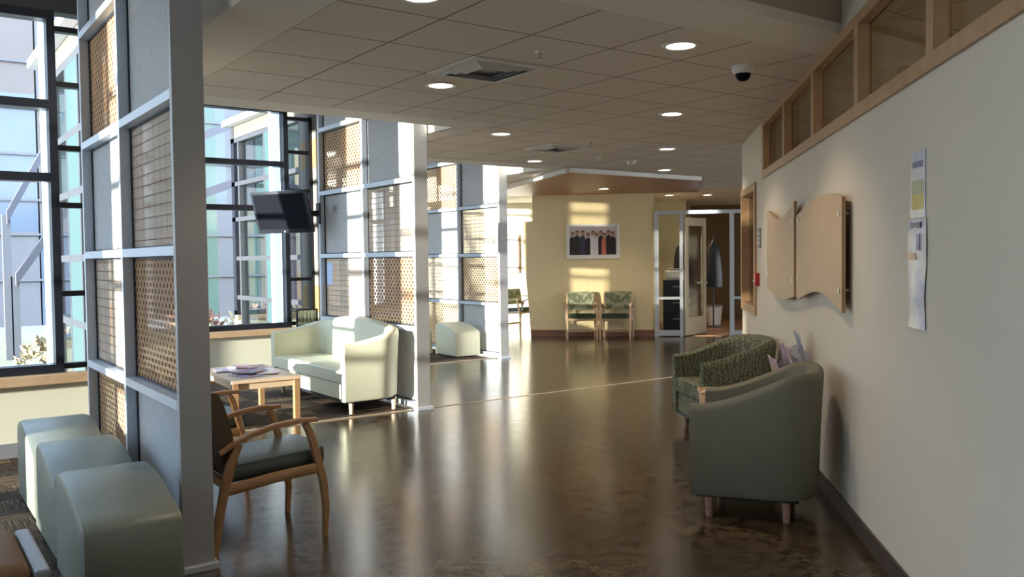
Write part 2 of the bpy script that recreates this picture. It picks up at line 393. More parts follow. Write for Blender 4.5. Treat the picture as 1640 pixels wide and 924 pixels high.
wbox(cas, 9.22, 9.32, .02, T, 1.02, 2.22); wbox(cas, 10.40, 10.48, .02, T, 1.02, 2.22)
attach(cas.build('window_casing', 'oak'), wn)
pb = MB(); wbox(pb, 9.32, 10.40, -.07, -.078, 1.02, 2.22); attach(pb.build('pane', 'glassd'), wn)
# the room behind the right wall
for k in range(3):
    t = empty('ceiling_light_panel', W(1.9 + 2.6 * k, -2.6, 2.95), WROT); tag(t, 'square light panel on the ceiling of the room behind the clerestory glass, ' + ['nearest the camera', 'middle of the three', 'farthest from the camera'][k], 'ceiling light', 'light panels of the room behind')
    box_o((-.3, -.3, -.03), (.3, .3, 0), 'frame', 'white', t); box_o((-.27, -.27, -.034), (.27, .27, -.03), 'diffuser', M['lamp'], t)
    l = D.lights.new('lamp', 'AREA'); l.energy = 22; l.size = .5; l.color = (1, .86, .68); o = D.objects.new('lamp', l); C.objects.link(o); o.parent = t; o.location = (0, 0, -.05)
bk = MB(); wbox(bk, -6, 10.3, -4.6, -4.7, 0, HH); struct(bk, 'wall_back_room', 'wall')
bk = MB(); wbox(bk, -6, 10.3, -.15, -4.6, 2.95, 3.0); struct(bk, 'ceiling_back_room', 'tile')
bk = MB()
for s_ in (0.6, 3.1, 5.5, 7.9): wbox(bk, s_, s_ + .42, -1.3, -1.7, 0, 2.95)
struct(bk, 'wall_pier', 'wall')

# ------------------------------------------------------------------ window bays (saw-tooth curtain wall)
PX, PY = 3.25, 3.30
def bay_window(i, num, right=True):
    ox, oy = PX * (i - 1), PY * (i - 1)
    Y = 7.93 + oy; XL = -1.73 + ox; XR = 1.17 + ox; XN = 1.53 + ox
    win = empty('window_%d' % num, (XR - 1, Y, 0), kind='structure')
    A = lambda o: attach(o, win)
    f = MB(); d0, d1 = Y, Y + .14
    zb = [.69, 2.25, 2.84, 3.56]
    for z in zb: f.box((XL, d0, z - .035), (XR, d1, z + .035))
    for x in (XL, XL + 1.0, XR - .06): f.box((x, d0 - .001, .655), (x + .06, d1 + .001, 3.60))
    A(f.build('frame', 'black'))
    f = MB()
    for z in (.70, 1.30, 2.03, 2.50, 3.02, 3.47): f.box((XR, d0 + .06, z - .022), (XN, d1, z + .022))
    f.box((XN - .05, d0 + .04, .66), (XN, d1 + .01, 3.5))
    A(f.build('side_frame', 'black'))
    A(MB().box((XL, Y + .06, .7), (XR, Y + .072, 3.55)).build('pane', 'glass'))
    A(MB().box((XR, Y + .09, .7), (XN, Y + .1, 3.46)).build('pane', 'glass'))
    A(MB().box((XR - .045, Y + .15, .3), (XR, Y + .60, 4.2)).build('fin', 'finw'))
    A(MB().box((XL - .02, Y - .09, .575), (XN, Y + .02, .655)).build('window_sill', 'sill', bevel=.006))
    # wall below and above
    struct(MB().box((XL, Y + .0, 0), (XN, Y + .16, .58)), 'wall_window', 'ledge'); struct(MB().box((XL, Y + .005, 3.59), (XN, Y + .16, HH)), 'wall_lintel', 'retf')
    struct(MB().box((XL, Y - .02, 0), (XN, Y, .12)), 'baseboard_window', 'greyp')
    # return (full height) glazing at XN, running back towards the next bay's window
    r = empty('window_%d' % (num + 1), (XN, Y + 1, 0), kind='structure')
    A = lambda o: attach(o, r)
    y0, y1 = Y - .25, Y + PY
    f = MB()
    for z in (.08, .95, 1.60, 2.25, 2.84, 3.56): f.box((XN, Y + .47, z - .035), (XN + .12, y1, z + .035))
    for y in (Y + .5, Y + 1.24, Y + 1.91, y1 - .2): f.box((XN - .001, y - .03, .045), (XN + .121, y + .03, 3.6))
    A(f.build('frame', 'retf'))
    A(MB().box((XN + .05, Y + .4, .05), (XN + .06, y1, 3.55)).build('pane', 'glass'))
    if i == 3: struct(MB().box((XN, Y + .47, 3.6), (XN + .12, y1 + .0, HH)), 'wall_return', 'bands')
    else: struct(MB().box((XN, Y - .08, 0), (XN + .12, Y + .47, HH)).box((XN, Y + .47, 3.6), (XN + .12, y1 + .0, HH)), 'wall_return', 'bands'); struct(MB().box((XN + .001, Y + 1.27, 0), (XN + .115, Y + 1.88, 3.6)), 'wall_return_panel', 'tealp')
for i, num in ((0, 3), (1, 5), (2, 7), (3, 9)): bay_window(i, num)
# side wall left of the camera with windows added to daylight the right wall, and the solid wall behind it (outside the view)
struct(MB().box((-5.15, -7, 0), (-5.03, 4.75, .5)).box((-5.15, -7, 3.6), (-5.03, 4.75, HH)).box((-5.15, -7, .5), (-5.03, .3, 3.6)).box((-5.15, 4.0, .5), (-5.03, 4.75, 3.6)), 'wall_left', 'wall')
struct(MB().box((-5.15, -7.1, 0), (8, -7, HH)), 'wall_rear', 'wall')
gz = MB()
for k in range(4): gz.box((-5.12, .3 + k * 1.21, .5), (-5.06, .36 + k * 1.21, 3.6))
wr_ = empty('window_11', (-5, -2, 0), kind='structure'); attach(gz.build('frame', 'black'), wr_)
attach(MB().box((-5.10, .3, .5), (-5.09, 4.0, 3.6)).build('pane', 'glass'), wr_)
# ------------------------------------------------------------------ far end: cream wall, storefront, office
S0 = 17.05
def wv(s, n, z): return WD * s + WN * n + Vector((0, 0, z))
cw = MB()
prof = [(-2.16, 0), (-2.34, 2.27), (-2.11, 2.27), (-2.11, 2.81), (.26, 2.81), (.26, 0)]
cw.extr([wv(S0, n, z) for n, z in prof], WD * .18)
struct(cw, 'wall_far', 'yellow_wall')
struct(MB().extr([wv(S0 - .012, -2.16, 0), wv(S0 - .012, .25, 0), wv(S0, .25, 0), wv(S0, -2.16, 0)], (0, 0, .13)), 'baseboard_far', 'base2')
# wood ceiling canopy
can = [(8.02, 9.69), (10.77, 9.72), wv(S0 + 0, 1.1, 0)[:2], wv(S0, -3.2, 0)[:2]]
can = [tuple(c_) for c_ in can]
co = tag(MB().prism(can, 2.775, 2.80).build('ceiling_canopy', 'canopy'), 'cherry wood ceiling canopy with pale edge above the cream wall and its pair of chairs', 'ceiling panel')
ed = MB()
for i in (0, 3): strip(ed, can[i] if i == 0 else can[3], can[1] if i == 0 else can[0], -.06, 2.77, 2.835)
ed.build('edge_trim', 'white', co)
# lit wall behind, seen through the gap
struct(MB().extr([wv(S0 + 3.2, -5.4, 0), wv(S0 + 3.2, -.2, 0), wv(S0 + 3.35, -.2, 0), wv(S0 + 3.35, -5.4, 0)], (0, 0, HH)), 'wall_alcove', 'ledge')
fr = empty('wall_frame', wv(S0 + 3.16, -3.2, 1.2), WROT)
tag(fr, 'reddish thin framed picture on the sunlit wall left of the cream wall', 'picture')
fm = MB()
for a_, b_ in (((-.02, -.38, 0), (0, .38, .03)), ((-.02, -.38, .87), (0, .38, .90)), ((-.02, -.38, .03), (0, -.35, .87)), ((-.02, .35, .03), (0, .38, .87))): fm.box(a_, b_)
fm.build('frame', simple('red_brown_frame', (.35, .12, .09), .5), fr)
box_o((-.008, -.35, .03), (0, .35, .87), 'print', 'paper', fr)
# storefront
st = empty('door_1', wv(S0, 1, 0), kind='structure')
def sb(n0, n1, z0, z1, name, mat, par=st, s0=S0 - .03, s1=S0 + .07):
    o = MB().extr([wv(s0, n0, z0), wv(s0, n1, z0), wv(s1, n1, z0), wv(s1, n0, z0)], (0, 0, z1 - z0)).build(name, mat); return attach(o, par)
for n0, n1 in ((.26, .34), (.74, .80), (1.68, 1.76), (2.4, 2.48)): sb(n0, n1, 0, 2.36, 'jamb', 'alu')
sb(.26, 2.48, 2.36, 2.43, 'head_rail', 'alu')
for n0, n1 in ((.34, .74), (1.76, 2.40)):
    sb(n0, n1, .72, .77, 'rail', 'alu'); sb(n0, n1, .02, .12, 'bottom_rail', 'alu'); sb(n0, n1, .12, 2.36, 'pane', 'glass', s0=S0 + .01, s1=S0 + .018)
# open door leaf, hinged at the left jamb and swung into the room
hx = wv(S0 + .03, .83, 0); da = math.atan2(WN.y, WN.x) + math.radians(58)
dl = empty('door_2', hx, da, kind='structure')
lw = .84
for a_, b_ in (((0, -.02, .02), (.13, .02, 2.3)), ((lw - .13, -.02, .02), (lw, .02, 2.3)), ((.13, -.02, 2.14), (lw - .13, .02, 2.3)), ((.13, -.02, .02), (lw - .13, .02, .36))):
    box_o(a_, b_, 'door_stile', simple('pale_maple_door', (.62, .52, .36), .4), dl)
box_o((.13, -.004, .36), (lw - .13, .004, 2.14), 'pane', 'glass', dl)
hb = MB(); hb.box((lw - .09, -.07, 1.0), (lw - .05, .07, 1.04)); hb.box((lw - .2, -.075, 1.005), (lw - .05, -.055, 1.03)).box((lw - .2, .055, 1.005), (lw - .05, .075, 1.03))
hb.build('door_handle', 'chrome', dl)
# office behind
def swall(s0, s1, n0, n1, z0, z1, name, mat): return struct(MB().extr([wv(s0, n0, z0), wv(s0, n1, z0), wv(s1, n1, z0), wv(s1, n0, z0)], (0, 0, z1 - z0)), name, mat)
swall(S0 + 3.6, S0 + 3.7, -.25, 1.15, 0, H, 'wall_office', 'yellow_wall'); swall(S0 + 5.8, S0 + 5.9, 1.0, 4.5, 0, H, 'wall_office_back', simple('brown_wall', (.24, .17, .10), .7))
swall(S0 + .18, S0 + 3.6, .06, .26, 0, H, 'wall_office_left', 'yellow_wall'); swall(S0 + .0, S0 + 5.9, 4.4, 4.5, 0, H, 'wall_office_right', 'wall')
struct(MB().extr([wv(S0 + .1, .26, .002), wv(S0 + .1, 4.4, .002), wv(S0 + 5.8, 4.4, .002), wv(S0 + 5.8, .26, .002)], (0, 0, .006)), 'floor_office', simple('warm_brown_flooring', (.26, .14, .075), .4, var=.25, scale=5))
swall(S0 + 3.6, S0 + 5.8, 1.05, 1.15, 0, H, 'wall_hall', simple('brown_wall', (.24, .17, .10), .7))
# dark cabinet with a white printer
cb = empty('filing_cabinet', wv(S0 + 1.6, .72, 0), WROT); tag(cb, 'dark blue-black filing cabinet under the white printer behind the glass', 'cabinet')
box_o((-.28, -.26, 0), (.28, .26, 1.05), 'body', simple('navy_black_metal', (.02, .03, .06), .4), cb, bevel=.008)
for k in range(3):
    dr = box_o((-.295, -.24, .04 + k * .335), (-.28, .24, .35 + k * .335), 'drawer', simple('navy_black_metal', (.025, .035, .065), .35), cb, bevel=.004)
    box_o((-.315, -.07, .24 + k * .335), (-.295, .07, .26 + k * .335), 'handle', 'chrome', dr)
pr = empty('printer', wv(S0 + 1.6, .72, 1.051), WROT); tag(pr, 'white desktop printer on the dark cabinet behind the glass', 'printer')
box_o((-.22, -.22, 0), (.2, .22, .2), 'body', 'whitep', pr, bevel=.02)
box_o((-.3, -.13, .05), (-.2, .13, .065), 'paper_tray', 'paper', pr)
box_o((-.1, -.12, .2), (.12, .12, .245), 'scanner_lid', 'greyp', pr, bevel=.01)
hc = empty('office_chair', wv(S0 + 2.5, .95, 0), WROT); tag(hc, 'black high-back office chair showing above the printer behind the glass', 'chair')
MB().lathe([(.001, .42), (.25, .43), (.27, .47), (.25, .52), (.001, .53)]).build('seat', 'dark', hc, smooth=True)
MB().loft([[(.2 + .06 * math.cos(a) * k, .22 * k * math.sin(a), z) for a in [2*PI*j/16 for j in range(16)]] for z, k in ((.6, .7), (.75, .95), (1.1, 1.05), (1.5, 1.0), (1.75, .75), (1.82, .3))]).build('backrest', 'dark', hc, smooth=True)
MB().cyl((0, 0), .035, .03, .1, .43).build('gas_column', 'dark', hc)
for k in range(5):
    a_ = k * 2 * PI / 5; q = MB().bar([(0, .12), (.15, .09), (.3, .06)], .05, .04); 
    leg = q.build('leg', 'dark', hc); leg.rotation_euler.z = a_
    MB().lathe([(.001, 0), (.03, .0), (.03, .05), (.001, .055)], (.29, 0, 0), 10).build('caster', 'dark', leg)
# black coat on the wall and pale bin
ct = empty('hanging_coat', wv(S0 + 2.1, 1.55, 0), WROT); tag(ct, 'black coat hanging on the coat stand inside the open door', 'coat')
MB().loft([[(.08 * k * math.cos(a), .17 * k * math.sin(a) * (1 + .1 * math.sin(5 * a)), z) for a in [2*PI*j/20 for j in range(20)]] for z, k in ((.88, 1.1), (1.1, 1.15), (1.5, .9), (1.72, .8), (1.84, .35), (1.9, .15))]).build('coat_body', 'dark', ct, smooth=True)
cs = empty('coat_stand', wv(S0 + 2.22, 1.55, 0), WROT); tag(cs, 'thin black coat stand carrying the black coat inside the open door', 'coat stand')
MB().cyl((0, 0), .018, .015, .02, 1.98, 12).build('pole', 'dark', cs); MB().lathe([(.001, 0), (.18, 0), (.18, .02), (.03, .04), (.001, .04)]).build('base', 'dark', cs, smooth=True)
MB().box((-.12, -.012, 1.9), (.06, .012, 1.93)).build('hook', 'dark', cs)
bn = empty('waste_bin', wv(S0 + 2.9, 1.62, 0), WROT); tag(bn, 'pale grey waste bin on the office floor below the black coat', 'bin')
MB().lathe([(.001, 0), (.14, 0), (.18, .42), (.165, .42), (.13, .02), (.001, .02)]).build('bucket', 'whitep', bn, smooth=True)
MB().lathe([(.155, .41), (.19, .41), (.19, .44), (.155, .44)]).build('rim', 'greyp', bn)

# ------------------------------------------------------------------ partition screens
def screen(x, y0, label, tall):
    """aluminium screen: front face at x, end post at y0, running to y0+2.4"""
    t = empty('partition_screen', (x, y0, 0)); tag(t, label, 'partition screen', 'resin panel partition screens')
    B = 1.2; dep = .155; top = HH - .01
    t0 = MB().box((0, 0, .035), (dep, .042, top)).build('end_post', 'alud', t, bevel=.003)
    MB().box((0, B - .025, .03), (.11, B + .02, top)).build('mullion', 'alu', t)
    MB().box((0, 2 * B - .03, .03), (.11, 2 * B + .015, top)).build('mullion', 'alu', t)
    zr = [.05, .835, 1.605, 2.375, 3.15]
    for z in zr:
        for b0, b1 in ((.042, B - .025), (B + .02, 2 * B - .03)):
            MB().box((0, b0, z - .024), (.10, b1, z + .024)).build('rail', 'alu', t)
    for b0, b1, seq in ((.042, B - .025, ('frost', 'dots', 'wire', 'frost', 'wire')), (B + .02, 2 * B - .03, ('dots', 'wire', 'frost', 'dots', 'frost'))):
        for k in range(5):
            za = zr[k] + .024; zb = (zr[k + 1] if k < 4 else top) - .024
            g = MB()
            for p_ in (((.058, b0, za), (.082, b0 + .014, zb)), ((.058, b1 - .014, za), (.082, b1, zb)), ((.058, b0, za), (.082, b1, za + .012)), ((.058, b0, zb - .012), (.082, b1, zb))): g.box(*p_)
            g.build('gasket', 'gasket', t)
            nm = {'frost': 'frosted_panel', 'dots': 'dotted_panel', 'wire': 'grid_panel'}[seq[k]]
            MB().box((.066, b0 + .01, za + .01), (.074, b1 - .01, zb - .01)).build(nm, seq[k], t)
    MB().box((-.015, -.03, 0.0), (dep + .015, .07, .035)).build('base_plate', 'alu', t, bevel=.004)
    for b_ in (B, 2 * B): MB().box((.0, b_ - .05, 0.0), (.11, b_ + .05, .03)).build('base_plate', 'alu', t)
    return t
screen(1.155, 4.42, 'tall aluminium screen of resin panels beside the row of pale green cube seats', 1)
screen(4.38, 7.76, 'tall aluminium screen of resin panels behind the pale green loveseat', 1)
screen(7.68, 10.98, 'tall aluminium screen of resin panels farthest along the corridor', 1)

# ------------------------------------------------------------------ seating
def tub(parent, w, d, h_front, h_back, hump, mat, zb=.14, th=.085, r=.30, seat_h=.44, seat_mat=None, flare=.03):
    """barrel chair: local +x is the front, width along y"""
    path = []; hd = d / 2; hw = w / 2
    n1 = 8
    for i in range(n1): path.append((hd - (d - r) * i / n1, -hw))
    for i in range(9): a = -PI/2 - i / 8 * PI/2; path.append((-hd + r + r * math.cos(a), -hw + r + r * math.sin(a)))
    nb = 14 if w > 1 else 4
    for i in range(1, nb): path.append((-hd, -hw + r + (w - 2 * r) * i / nb))
    for i in range(9): a = PI - i / 8 * PI/2; path.append((-hd + r + r * math.cos(a), hw - r + r * math.sin(a)))
    for i in range(1, n1 + 1): path.append((-hd + r + (d - r) * i / n1, hw))
    L = [0]
    for i in range(1, len(path)): L.append(L[-1] + math.dist(path[i], path[i - 1]))
    rings = []
    for i, (x, y) in enumerate(path):
        a = path[max(i - 1, 0)]; b = path[min(i + 1, len(path) - 1)]
        t = Vector((b[0] - a[0], b[1] - a[1], 0)).normalized(); nr = Vector((t.y, -t.x, 0))   # outward
        if (nr.x * x + nr.y * y) < 0: nr = -nr
        q = max(0, min(1, (hd - x) / (d * .85))); q = q * q * (3 - 2 * q) * .5 + q ** 2.2 * .5
        h = h_front + (h_back - h_front) * q + hump * max(0, math.cos(PI * y / w)) * max(0, min(1, (hd - x - d * .5) / (d * .4)))
        o = Vector((x, y, 0)); n_in = -nr
        def P(k, z): return o + n_in * k + Vector((0, 0, z))
        fl = flare * q
        rings.append([P(.015, zb), P(0, zb + .03), P(-fl * .4, (zb + h) / 2), P(-fl, h - .05), P(-fl + .01, h - .018), P(th * .35 - fl, h), P(th * .75 - fl, h - .003), P(th - fl * .5, h - .02), P(th, h - .06), P(th + .01, (zb + h) / 2), P(th + .01, zb)])
    s = MB().loft(rings)
    s.build('shell', mat, parent, smooth=True)
    # seat cushion follows the inside of the shell
    ins = th + .012
    def outline(k, fr):
        pts = []
        for (x, y) in path:
            x2 = max(x + ins + k if x < 0 else x, -hd + ins + k); x2 = min(x2, hd - fr)
            y2 = max(min(y, hw - ins - k), -hw + ins + k)
            pts.append((x2, y2))
        return pts
    rg = []
    for z, k, fr in ((zb + .015, .0, .02), (seat_h - .14, .0, .02), (seat_h - .135, .008, .03), (seat_h - .125, .0, .0), (seat_h - .05, .0, -.012), (seat_h - .015, .008, .0), (seat_h, .03, .03)):
        rg.append([(x, y, z) for x, y in outline(k, fr)])
    MB().loft(rg).build('seat', seat_mat or mat, parent, smooth=True)
    MB().box((-hd + .1, -hw + .06, zb - .02), (hd - .03, hw - .06, zb + .02)).build('base_frame', 'dark', parent)
    for sx_ in (-1, 1):
        for sy in (-1, 1):
            MB().loft([[(sx_ * (hd - .10) + (.07 if sx_ < 0 and w < 1 else 0) + rr * math.cos(a), sy * (hw - .09) + rr * math.sin(a), z) for a in [2*PI*j/16 for j in range(16)]] for z, rr in ((0, .020), (zb - .005, .027))]).build('leg', M['beechl'] if w > 1 else M['legb'], parent, smooth=True)
M['legb'] = wood('reddish_wood_leg', (.33, .17, .12), (.42, .24, .18), .4, (3, 3, 14), 4)
sf = empty('loveseat', (3.985, 8.905, 0), PI); tag(sf, 'pale green barrel-back loveseat against the partition screen', 'sofa')
tub(sf, 2.02, .68, .72, .82, .10, 'sage', th=.10, r=.27, seat_h=.45)
ac = empty('tub_chair', W(5.47, .478, 0), WROT + PI/2 - math.radians(12)); tag(ac, 'plain olive green tub armchair nearest the camera against the cream wall', 'armchair')
tub(ac, .74, .71, .675, .87, .0, 'olive', th=.075, r=.22, seat_h=.44, flare=.03)
ac = empty('tub_chair', W(7.80, .455, 0), WROT + PI/2 + math.radians(18)); tag(ac, 'leaf-patterned green tub armchair on the far side of the magazine table', 'armchair')
tub(ac, .74, .70, .66, .82, .02, 'leaf', th=.075, r=.27, seat_h=.46, flare=.05)

# wooden armchairs: local +x front, width along y, built at rear leg x=0
def wood_chair(name, label, wmat, seat_m, back_m, open_back=False):
    t = empty(name); tag(t, label, 'chair')
    hw = .30; yl = hw - .02
    for sgn in (-1, 1):
        y = sgn * yl
        MB().bar([(.595, 0, y), (.605, .16, y), (.59, .32, y), (.555, .46, y), (.515, .60, y), (.49, .652, y)], .036, .042, [.62, .85, 1, 1, .95, .9]).build('leg', wmat, t, smooth=True)
        MB().bar([(-.015, 0, y), (.005, .18, y), (.04, .35, y), (.075, .48, y), (.12, .585, y)], .036, .046, [.62, .9, 1, 1, .9]).build('leg', wmat, t, smooth=True)
        MB().bar([(.02, .545, y), (.08, .58, y), (.18, .622, y), (.32, .655, y), (.45, .668, y), (.56, .664, y)], .046, .028, [.7, .9, 1, 1, 1, .8]).build('armrest', wmat, t, smooth=True)
        MB().bar([(.05, .345, y), (.3, .375, y), (.585, .395, y)], .03, .055).build('side_rail', wmat, t, smooth=True)
    MB().box((.555, -yl, .36), (.585, yl, .41)).build('cross_rail', wmat, t, bevel=.004)
    MB().box((.06, -yl, .33), (.09, yl, .38)).build('cross_rail', wmat, t, bevel=.004)
    # seat cushion
    o = MB().loft([[(x, y * hw2, z + (x - .3) * .06) for x, y in ((.1, -1), (.36, -1.0), (.585, -1.0), (.622, -.9), (.63, 0), (.622, .9), (.585, 1.0), (.36, 1.0), (.1, 1))] for z, hw2 in ((.385, .235), (.40, .248), (.455, .25), (.475, .238), (.482, .20))])
    o.build('seat', seat_m, t, smooth=True)
    # back cushion, leaning
    zz0, zz1 = (.43, .86) if not open_back else (.54, .88)
    rings = []
    for k in range(9):
        z = zz0 + (zz1 - zz0) * k / 8; lean = .10 - (z - .42) * .22
        bw = .25 if not open_back else .245 - .02 * math.cos(k / 8 * PI)
        ed = .6 if k in (0, 8) else 1
        tk = (.035 + .012 * math.sin(k / 8 * PI)) * ed
        rings.append([(lean - tk + .012 * (1 - (y_ / .25) ** 2) * -1, y_ * bw / .25, z) for y_ in (-.25, -.15, 0, .15, .25)] + [(lean + tk - .02 * (1 - (y_ / .25) ** 2), y_ * bw / .25 * .98, z) for y_ in (.25, .15, 0, -.15, -.25)])
    MB().loft(rings).build('backrest', back_m, t, smooth=True)
    if open_back:
        for sgn in (-1, 1):
            MB().bar([(.105, .40, sgn * .262), (.06, .6, sgn * .262), (.02, .86, sgn * .255)], .03, .03, [1, 1, .7]).build('back_post', wmat, t, smooth=True)
        MB().box((.0, -.25, .10), (.03, .25, .135)).build('stretcher', wmat, t)
    return t
c1 = wood_chair('wooden_armchair', 'wooden armchair with dark slate seat nearest the camera, its back to the aluminium screen', 'beech', 'seatv', 'backv')
c1.location = (1.365, 4.83, 0)
c2 = copy_tree(c1); c2.location = (1.365, 6.14, 0); c2['label'] = 'wooden armchair mostly hidden behind the nearest one, close to the coffee table'
for q in (c1, c2): q['group'] = 'wooden armchairs along the first screen'
c3 = wood_chair('patterned_armchair', 'left of the two pale wooden chairs with patterned green backs under the group photograph', 'beechl', 'greenv', 'leafl', True)
c3.location = wv(S0 - .13, -1.17, 0); c3.rotation_euler.z = WROT + PI + .12
c4 = copy_tree(c3); c4.location = wv(S0 - .13, -.44, 0); c4.rotation_euler.z = WROT + PI - .08; c4['label'] = 'right of the two pale wooden chairs with patterned green backs under the group photograph'
c5 = copy_tree(c3); c5.location = wv(S0 + 1.9, -2.85, 0); c5.rotation_euler.z = WROT + PI + .9; c5['label'] = 'wooden chair half hidden in the bright gap left of the cream wall'
for q in (c3, c4, c5): q['group'] = 'pale wooden chairs at the far end'

# wave-top cube seats
def cube_seat(label, loc, flip=False, mat='mint', wx=.425, ly=.74, low=.415, high=.53, rz=0):
    t = empty('cube_seat', loc, rz); tag(t, label, 'ottoman', 'pale green cube seats')
    prof = []
    for k in range(13):
        u = k / 12; s_ = u * u * (3 - 2 * u) if u < .75 else 1 - (u - .75) * (u - .75) * 2.6
        z = low + (high - low) * (math.sin(u * PI * .62) ** 1.3) / 1.0
        prof.append((u * ly, z))
    R = []
    ins = [(0, .030, .02), (.02, .008, .004), (.09, 0, 0), (.5, 0, 0), (.91, 0, 0), (.98, .008, .004), (1, .030, .02)]
    for u, i1, i2 in ins:
        x = u * wx
        ring = [(x, i1, .03 + i2)]
        ring += [(x, i1, .2)]
        ring += [(x, i1 + .0, prof[0][1] - .035 - i1), (x, i1 + .012, prof[0][1] - .012 - i1)]
        for y, z in prof[1:-1]: ring.append((x, min(max(y, i1 + .02), ly - i1 - .02), z - i1))
        ring += [(x, ly - i1 - .012, prof[-1][1] - .012 - i1), (x, ly - i1, prof[-1][1] - .04 - i1), (x, ly - i1, .2), (x, ly - i1, .03 + i2)]
        R.append(ring)
    b = MB().loft(R).build('cushion_body', mat, t, smooth=True)
    MB().box((.04, .04, 0), (wx - .04, ly - .04, .035)).build('plinth', 'dark', t)
    return t
cube_seat('pale green wave-top cube seat nearest the camera beside the aluminium screen', (.645, 4.05, 0))
cube_seat('pale green wave-top cube seat in the middle of the row of three', (.66, 4.92, 0))
cube_seat('pale green wave-top cube seat nearest the window wall in the row of three', (.67, 5.80, 0))
cube_seat('cream green cube seat at the foot of the farthest screen, facing the corridor', (7.15, 11.45, 0), mat='sage', wx=.47, ly=.62)
cube_seat('pale green wave-top seat behind the far cube seat, partly hidden by the screen post', (6.72, 12.2, 0), mat='sage', wx=.47, ly=.75)

# tan block at lower left
tb = empty('lounge_chair', (-.17, 3.42, 0)); tag(tb, 'tan fabric seat with grey side panel at the lower left edge of the frame', 'chair')
MB().box((0, 0, .06), (.56, .60, .50)).build('seat', 'tan', tb, bevel=.06, seg=4, smooth=True)
MB().box((.56, .0, .0), (.615, .60, .47)).build('side_panel', 'greyp', tb, bevel=.012)

# ------------------------------------------------------------------ coffee table with magazines
tbx = empty('coffee_table', (2.90, 8.52, 0), -.05); tag(tbx, 'low pale wood coffee table with magazines in front of the loveseat', 'table')
MB().box((-.33, -.60, .42), (.33, .60, .45)).build('tabletop', 'beechl', tbx, bevel=.005)
MB().box((-.30, -.57, .36), (.30, -.545, .42)).box((-.30, .545, .36), (.30, .57, .42)).box((-.30, -.545, .36), (-.275, .545, .42)).box((.275, -.545, .36), (.30, .545, .42)).build('apron', 'beechl', tbx)
for a_ in (-1, 1):
    for b_ in (-1, 1): MB().box((a_ * .29 - .028, b_ * .56 - .028, 0), (a_ * .29 + .028, b_ * .56 + .028, .42)).build('leg', 'beech', tbx, bevel=.004)
def mag_mat(i):
    r = random.Random(i); N = NT('magazine_cover'); cs = [(.75, .76, .82), (.25, .32, .62), (.70, .25, .22), (.8, .8, .78), (.18, .16, .30), (.60, .30, .62)]
    r.shuffle(cs); v = N.n('TexVoronoi'); v.inputs['Scale'].default_value = 14; N.l(N.obj(), v.inputs['Vector'])
    s = N.n('SeparateColor'); N.l(v.outputs['Color'], s.inputs[0])
    return N.done(N.pbr(N.ramp(s.outputs[0], [(.25, cs[0]), (.5, cs[1]), (.75, cs[2])]), .3))
MM = [mag_mat(i) for i in range(6)]
def magazine(loc, rz, mat, label, group, wx=.21, ly=.28, tilt=None, h=.006):
    t = empty('magazine', loc, rz); tag(t, label, 'magazine', group)
    MB().box((-wx / 2 + .003, -ly / 2 + .003, .0006), (wx / 2 - .002, ly / 2 - .003, h - .0006)).build('pages', 'paper', t)
    MB().box((-wx / 2, -ly / 2, h - .0006), (wx / 2, ly / 2, h)).box((-wx / 2, -ly / 2, 0), (wx / 2, ly / 2, .0006)).box((-wx / 2, -ly / 2, 0), (-wx / 2 + .001, ly / 2, h)).build('cover', mat, t)
    if tilt: t.rotation_euler = tilt
    return t
mg = 'magazines spread on the coffee table'
spots = [(-.12, -.28, .3), (.12, -.20, -.4), (-.02, .02, 1.2), (.15, .10, .2), (-.15, .24, -.2), (.08, .36, .8), (-.03, -.12, -.9), (.05, .22, .5)]
lab = ['front left on the coffee table', 'front right on the coffee table', 'flat in the middle of the coffee table', 'right of the middle of the coffee table', 'at the left rear of the coffee table', 'at the far end of the coffee table', 'lying on top near the front of the coffee table', 'lying on top towards the back of the coffee table']
for k, (a_, b_, r_) in enumerate(spots):
    z = .4505 + (.0065 * (k % 3)) + (.0205 if k >= 6 else 0)
    magazine((2.90 + a_, 8.52 + b_, z), r_, MM[k % 6], 'glossy magazine ' + lab[k], mg)

# ------------------------------------------------------------------ side table between the armchairs
mt = empty('side_table', W(6.52, .42, 0), WROT); tag(mt, 'small honey wood side table between the two tub armchairs', 'table')
MB().box((-.36, -.30, .50), (.36, .33, .53)).build('tabletop', 'oak', mt, bevel=.004)
MB().box((-.33, .29, .42), (.33, .32, .50)).box((-.33, -.29, .42), (.33, -.26, .50)).box((-.345, -.26, .42), (-.32, .29, .50)).box((.32, -.26, .42), (.345, .29, .50)).build('apron', 'oak', mt)
for a_ in (-1, 1):
    for b_ in (-1, 1): MB().box((a_ * .31 - .025, b_ * .27 - .01, 0), (a_ * .31 + .025, b_ * .27 + .04, .5)).build('leg', 'oak', mt, bevel=.003)
for k, (a_, b_, r_) in enumerate([(-.2, .14, .2), (.05, .17, -.3), (.22, .12, .1), (-.05, .02, .9)]):
    magazine(W(6.52 + a_, .42 + b_, .5305 + .0065 * (k % 2) + (.013 if k == 3 else 0)), WROT + r_, MM[(k + 2) % 6],
             'flat magazine ' + ['nearest the olive armchair on the side table', 'in the middle of the side table front', 'nearest the patterned armchair on the side table', 'on top of the side table pile'][k], 'magazines lying on the side table')
rk = empty('magazine_rack', W(6.36, .13, .531), WROT); tag(rk, 'clear tiered magazine rack on the side table against the wall', 'rack')
N = NT('clear_acrylic'); tr = N.n('BsdfTransparent'); tr.inputs[0].default_value = (.85, .87, .92, 1); gl = N.n('BsdfGlossy'); gl.inputs['Roughness'].default_value = .1; df = N.n('BsdfDiffuse'); df.inputs[0].default_value = (.6, .62, .7, 1)
